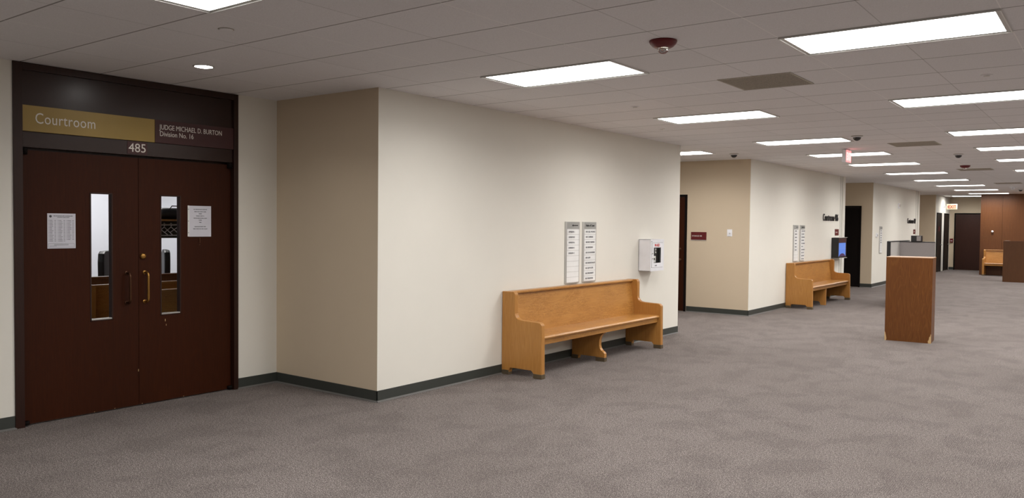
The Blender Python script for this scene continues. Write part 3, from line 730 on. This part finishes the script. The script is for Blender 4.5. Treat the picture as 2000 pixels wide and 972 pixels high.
obj('plate', B(0, .095, -.008, 0, 0, .128, bev=.003), 'white_metal', t)
bm = bmesh.new(); lathe(bm, [(.018, -.008), (.016, -.020), (.0001, -.021)], (.052, 0, .062), 20, 'y'); obj('knob', bm, 'white_metal', t)

# ------------------------------------------------------------------ second courtroom
t = thing('wall_lettering', 'black raised letters Courtroom 486 on the second cream wall', 'lettering', (XM, 18.50, 1.755), RX, 'courtroom number lettering')
bm = bmesh.new(); text_bm(bm, 'Courtroom 486', .225, 0, -.014, 0, extrude=.006, sx=.82, bold=.0005); obj('letters', bm, 'black_ink', t)
t = thing('wall_lettering', 'black raised letters Courtroom 487 on the third cream wall', 'lettering', (XM, 27.42, 1.755), RX, 'courtroom number lettering')
bm = bmesh.new(); text_bm(bm, 'Courtroom 487', .225, 0, -.014, 0, extrude=.006, sx=.86, bold=.0005); obj('letters', bm, 'black_ink', t)
def small_sign(y, lab, body):
    t = thing('room_sign', lab, 'sign', (XM, y, 1.42), RX, 'maroon room signs on the corridor walls')
    obj('plate', B(0, .30, -.010, 0, 0, .145, bev=.002), 'maroon', t)
    bm = bmesh.new(); text_bm(bm, body, .034, .03, -.0108, .06); obj('lettering', bm, 'sign_white', t)
small_sign(19.50, 'small maroon sign above the wall screen under the 486 lettering', 'DIVISION 6'); small_sign(28.42, 'small distant maroon sign under the 487 lettering', 'DIVISION 7')
t = thing('information_screen', 'black wall mounted display box with a blue lit screen over the second pew end', 'screen', (XM, 19.25, .905), RX)
obj('housing', B(0, .68, -.155, 0, 0, .465, bev=.004), 'black', t)
obj('lit_screen', B(.04, .60, -.158, -.155, .035, .345), 'screen', t)
bm = bmesh.new(); box(bm, .03, .64, -.158, -.155, .350, .445); obj('header_panel', bm, 'maroon_dark', t)
for z0, z1, nm in ((.465, .473, 'top_edge'), (-.010, 0, 'bottom_edge')): obj(nm, B(.05 if z0 < 0 else .0, .70, -.170, -.02, z0, z1, bev=.001), 'white_trim', t)
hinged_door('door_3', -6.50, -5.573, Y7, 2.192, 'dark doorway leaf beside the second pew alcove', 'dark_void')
# third wall bits
t = thing('thermostat', 'small white thermostat beside the distant directory sign on the third cream wall', 'thermostat', (XM, 23.44, 1.36), RX)
obj('body', B(0, .13, -.035, 0, 0, .10, bev=.006), 'white_metal', t); bm = bmesh.new(); lathe(bm, [(.03, -.035), (.028, -.048), (.0001, -.049)], (.075, 0, .055), 18, 'y'); obj('dial', bm, 'white_trim', t)
t = thing('wall_strobe', 'small white strobe high on the third cream wall', 'fire alarm', (XM, 26.10, 2.19), RX)
obj('plate', B(0, .12, -.03, 0, 0, .15, bev=.004), 'white_metal', t); obj('lens', B(.03, .09, -.06, -.03, .04, .12, bev=.006), 'lens', t)

# ------------------------------------------------------------------ hanging exit sign
t = thing('exit_sign', 'red lit exit sign hanging from the ceiling before the light panels, seen edge on', 'exit sign', (-3.36, 12.905, ZC-.205), RX)
obj('housing', B(0, .285, 0, .060, 0, .190, bev=.003), 'white_metal', t)
obj('lit_face', B(.006, .279, -.003, 0, .006, .184), 'exit_face', t)
bm = bmesh.new(); text_bm(bm, 'EXIT', .165, .1425, -.0035, .036, 'CENTER', sx=.78, bold=.003); obj('lettering', bm, 'exit_letters', t)
obj('canopy', B(.09, .19, .005, .055, .190, .205, bev=.002), 'white_metal', t)

# ------------------------------------------------------------------ pedestal
t = thing('wooden_pedestal', 'tall brown wood veneer box pedestal standing alone on the carpet', 'pedestal', (-2.662, 12.478, 0), .075)
obj('body', B(0, .596, 0, .44, 0, 1.190), 'walnut_z', t)
obj('top', B(-.002, .598, -.002, .442, 1.190, 1.200, bev=.002), 'veneer_top', t)
bm = bmesh.new()
prism(bm, [(-.001, .0), (.020, .0), (.026, .03), (.018, .07), (.010, .11), (-.001, .13)], -.0012, .004, 'y')
prism(bm, [(.597, .0), (.560, .0), (.556, .03), (.568, .05), (.574, .09), (.586, .10), (.590, .13), (.597, .125)], -.0012, .004, 'y')
obj('chipped_veneer', bm, 'chip', t)
# ------------------------------------------------------------------ cubicle screens behind the pedestal
t = thing('cubicle_partition', 'grey fabric cubicle partition with black caps behind the pedestal', 'partition', (-3.70, 17.5, 0))
obj('side_panel', B(-.02, .02, .05, 1.90, .05, 1.325), 'light_fabric', t)
obj('front_panel', B(.03, .665, .90, .94, .05, 1.318), 'grey_fabric', t)
bm = bmesh.new(); box(bm, -.035, .035, 0, .05, 0, 1.345, bev=.015); obj('end_post', bm, 'black', t)
bm = bmesh.new(); box(bm, -.028, .028, .03, 1.92, 1.325, 1.345, bev=.004); box(bm, .02, .69, .893, .947, 1.318, 1.334, bev=.003); obj('top_cap', bm, 'black', t)
bm = bmesh.new(); box(bm, .665, .69, .893, .947, 0, 1.32, bev=.004); obj('corner_post', bm, 'grey_fabric', t)
t = thing('monitor', 'small black framed box with a grey face on top of the cubicle partition', 'monitor', (-3.455, 18.36, 1.334))
obj('housing', B(0, .20, 0, .12, 0, .122, bev=.004), 'black', t); obj('grey_face', B(.108, .188, -.002, 0, .012, .110), 'grey_fabric', t)

# ------------------------------------------------------------------ far end
def side_door(name, y0, y1, z1, label):
    d = bpy.data.objects.new(name, None); C.objects.link(d); d.location = (-5.33, 0, 0); d['kind'] = 'structure'; d['label'] = label
    bm = bmesh.new(); box(bm, .001, .02, y0, y0+.05, 0, z1); box(bm, .001, .02, y1-.05, y1, 0, z1); box(bm, .001, .02, y0+.05, y1-.05, z1-.05, z1); obj('door_frame', bm, 'dark_void', d)
    lf = obj('door_leaf', B(.001, .012, y0+.052, y1-.052, .01, z1-.052), 'side_door', d)
    bm = bmesh.new(); tube(bm, [(.012, y1-.12, 1.0), (.07, y1-.12, 1.0), (.07, y1-.26, 1.0)], .014, 8); obj('door_handle', bm, 'silver', lf)
side_door('door_4', 32.74, 33.72, 2.18, 'narrow looking dark side door, nearer of two past the end opening')
side_door('door_5', 34.30, 35.32, 2.18, 'narrow looking dark side door, farther of two past the end opening')
hinged_door('door_6', -5.165, -4.10, YF, 2.206, 'wide dark brown door facing the corridor at the far end', 'far_door')
t = thing('exit_sign', 'pale lit exit sign with red letters above the far dark door', 'exit sign', (-5.208, 34.0, 2.315))
obj('housing', B(0, .345, 0, .05, 0, .205, bev=.003), 'white_metal', t); obj('lit_face', B(.006, .339, -.003, 0, .006, .199), 'exit_face_pale', t)
bm = bmesh.new(); text_bm(bm, 'EXIT', .165, .185, -.0035, .044, 'CENTER', sx=.78, bold=.003); text_bm(bm, '<', .10, .018, -.0035, .066, bold=.002); obj('lettering', bm, 'red_text', t)
t2 = obj('wall_bracket', B(-.122, 0, .01, .04, .06, .14), 'white_metal', t)
t = thing('alarm_pull_station', 'small red fire alarm pull station on the far tan wall left of the wide door', 'fire alarm', (-5.30, YF, 1.06))
obj('body', B(0, .11, -.05, 0, 0, .15, bev=.006), 'red', t); obj('pull_bar', B(.02, .09, -.062, -.05, .05, .075, bev=.003), 'white_metal', t)
t = thing('wall_bell', 'small white round fitting on the brown panelling above the distant pew', 'wall fitting', (-3.53, YE, 1.49))
bm = bmesh.new(); lathe(bm, [(.036, 0), (.036, -.02), (.028, -.04), (.0001, -.045)], (0, 0, .03), 24, 'y'); obj('body', bm, 'white_metal', t)
obj('base_box', B(-.035, .035, -.03, 0, -.06, -.015, bev=.004), 'brass_dark', t)
t = thing('door_sign', 'small maroon plate on the nearer far side door', 'sign', (-5.318, 33.12, 1.50), RX)
obj('plate', B(0, .18, -.008, 0, 0, .18, bev=.002), 'maroon', t)
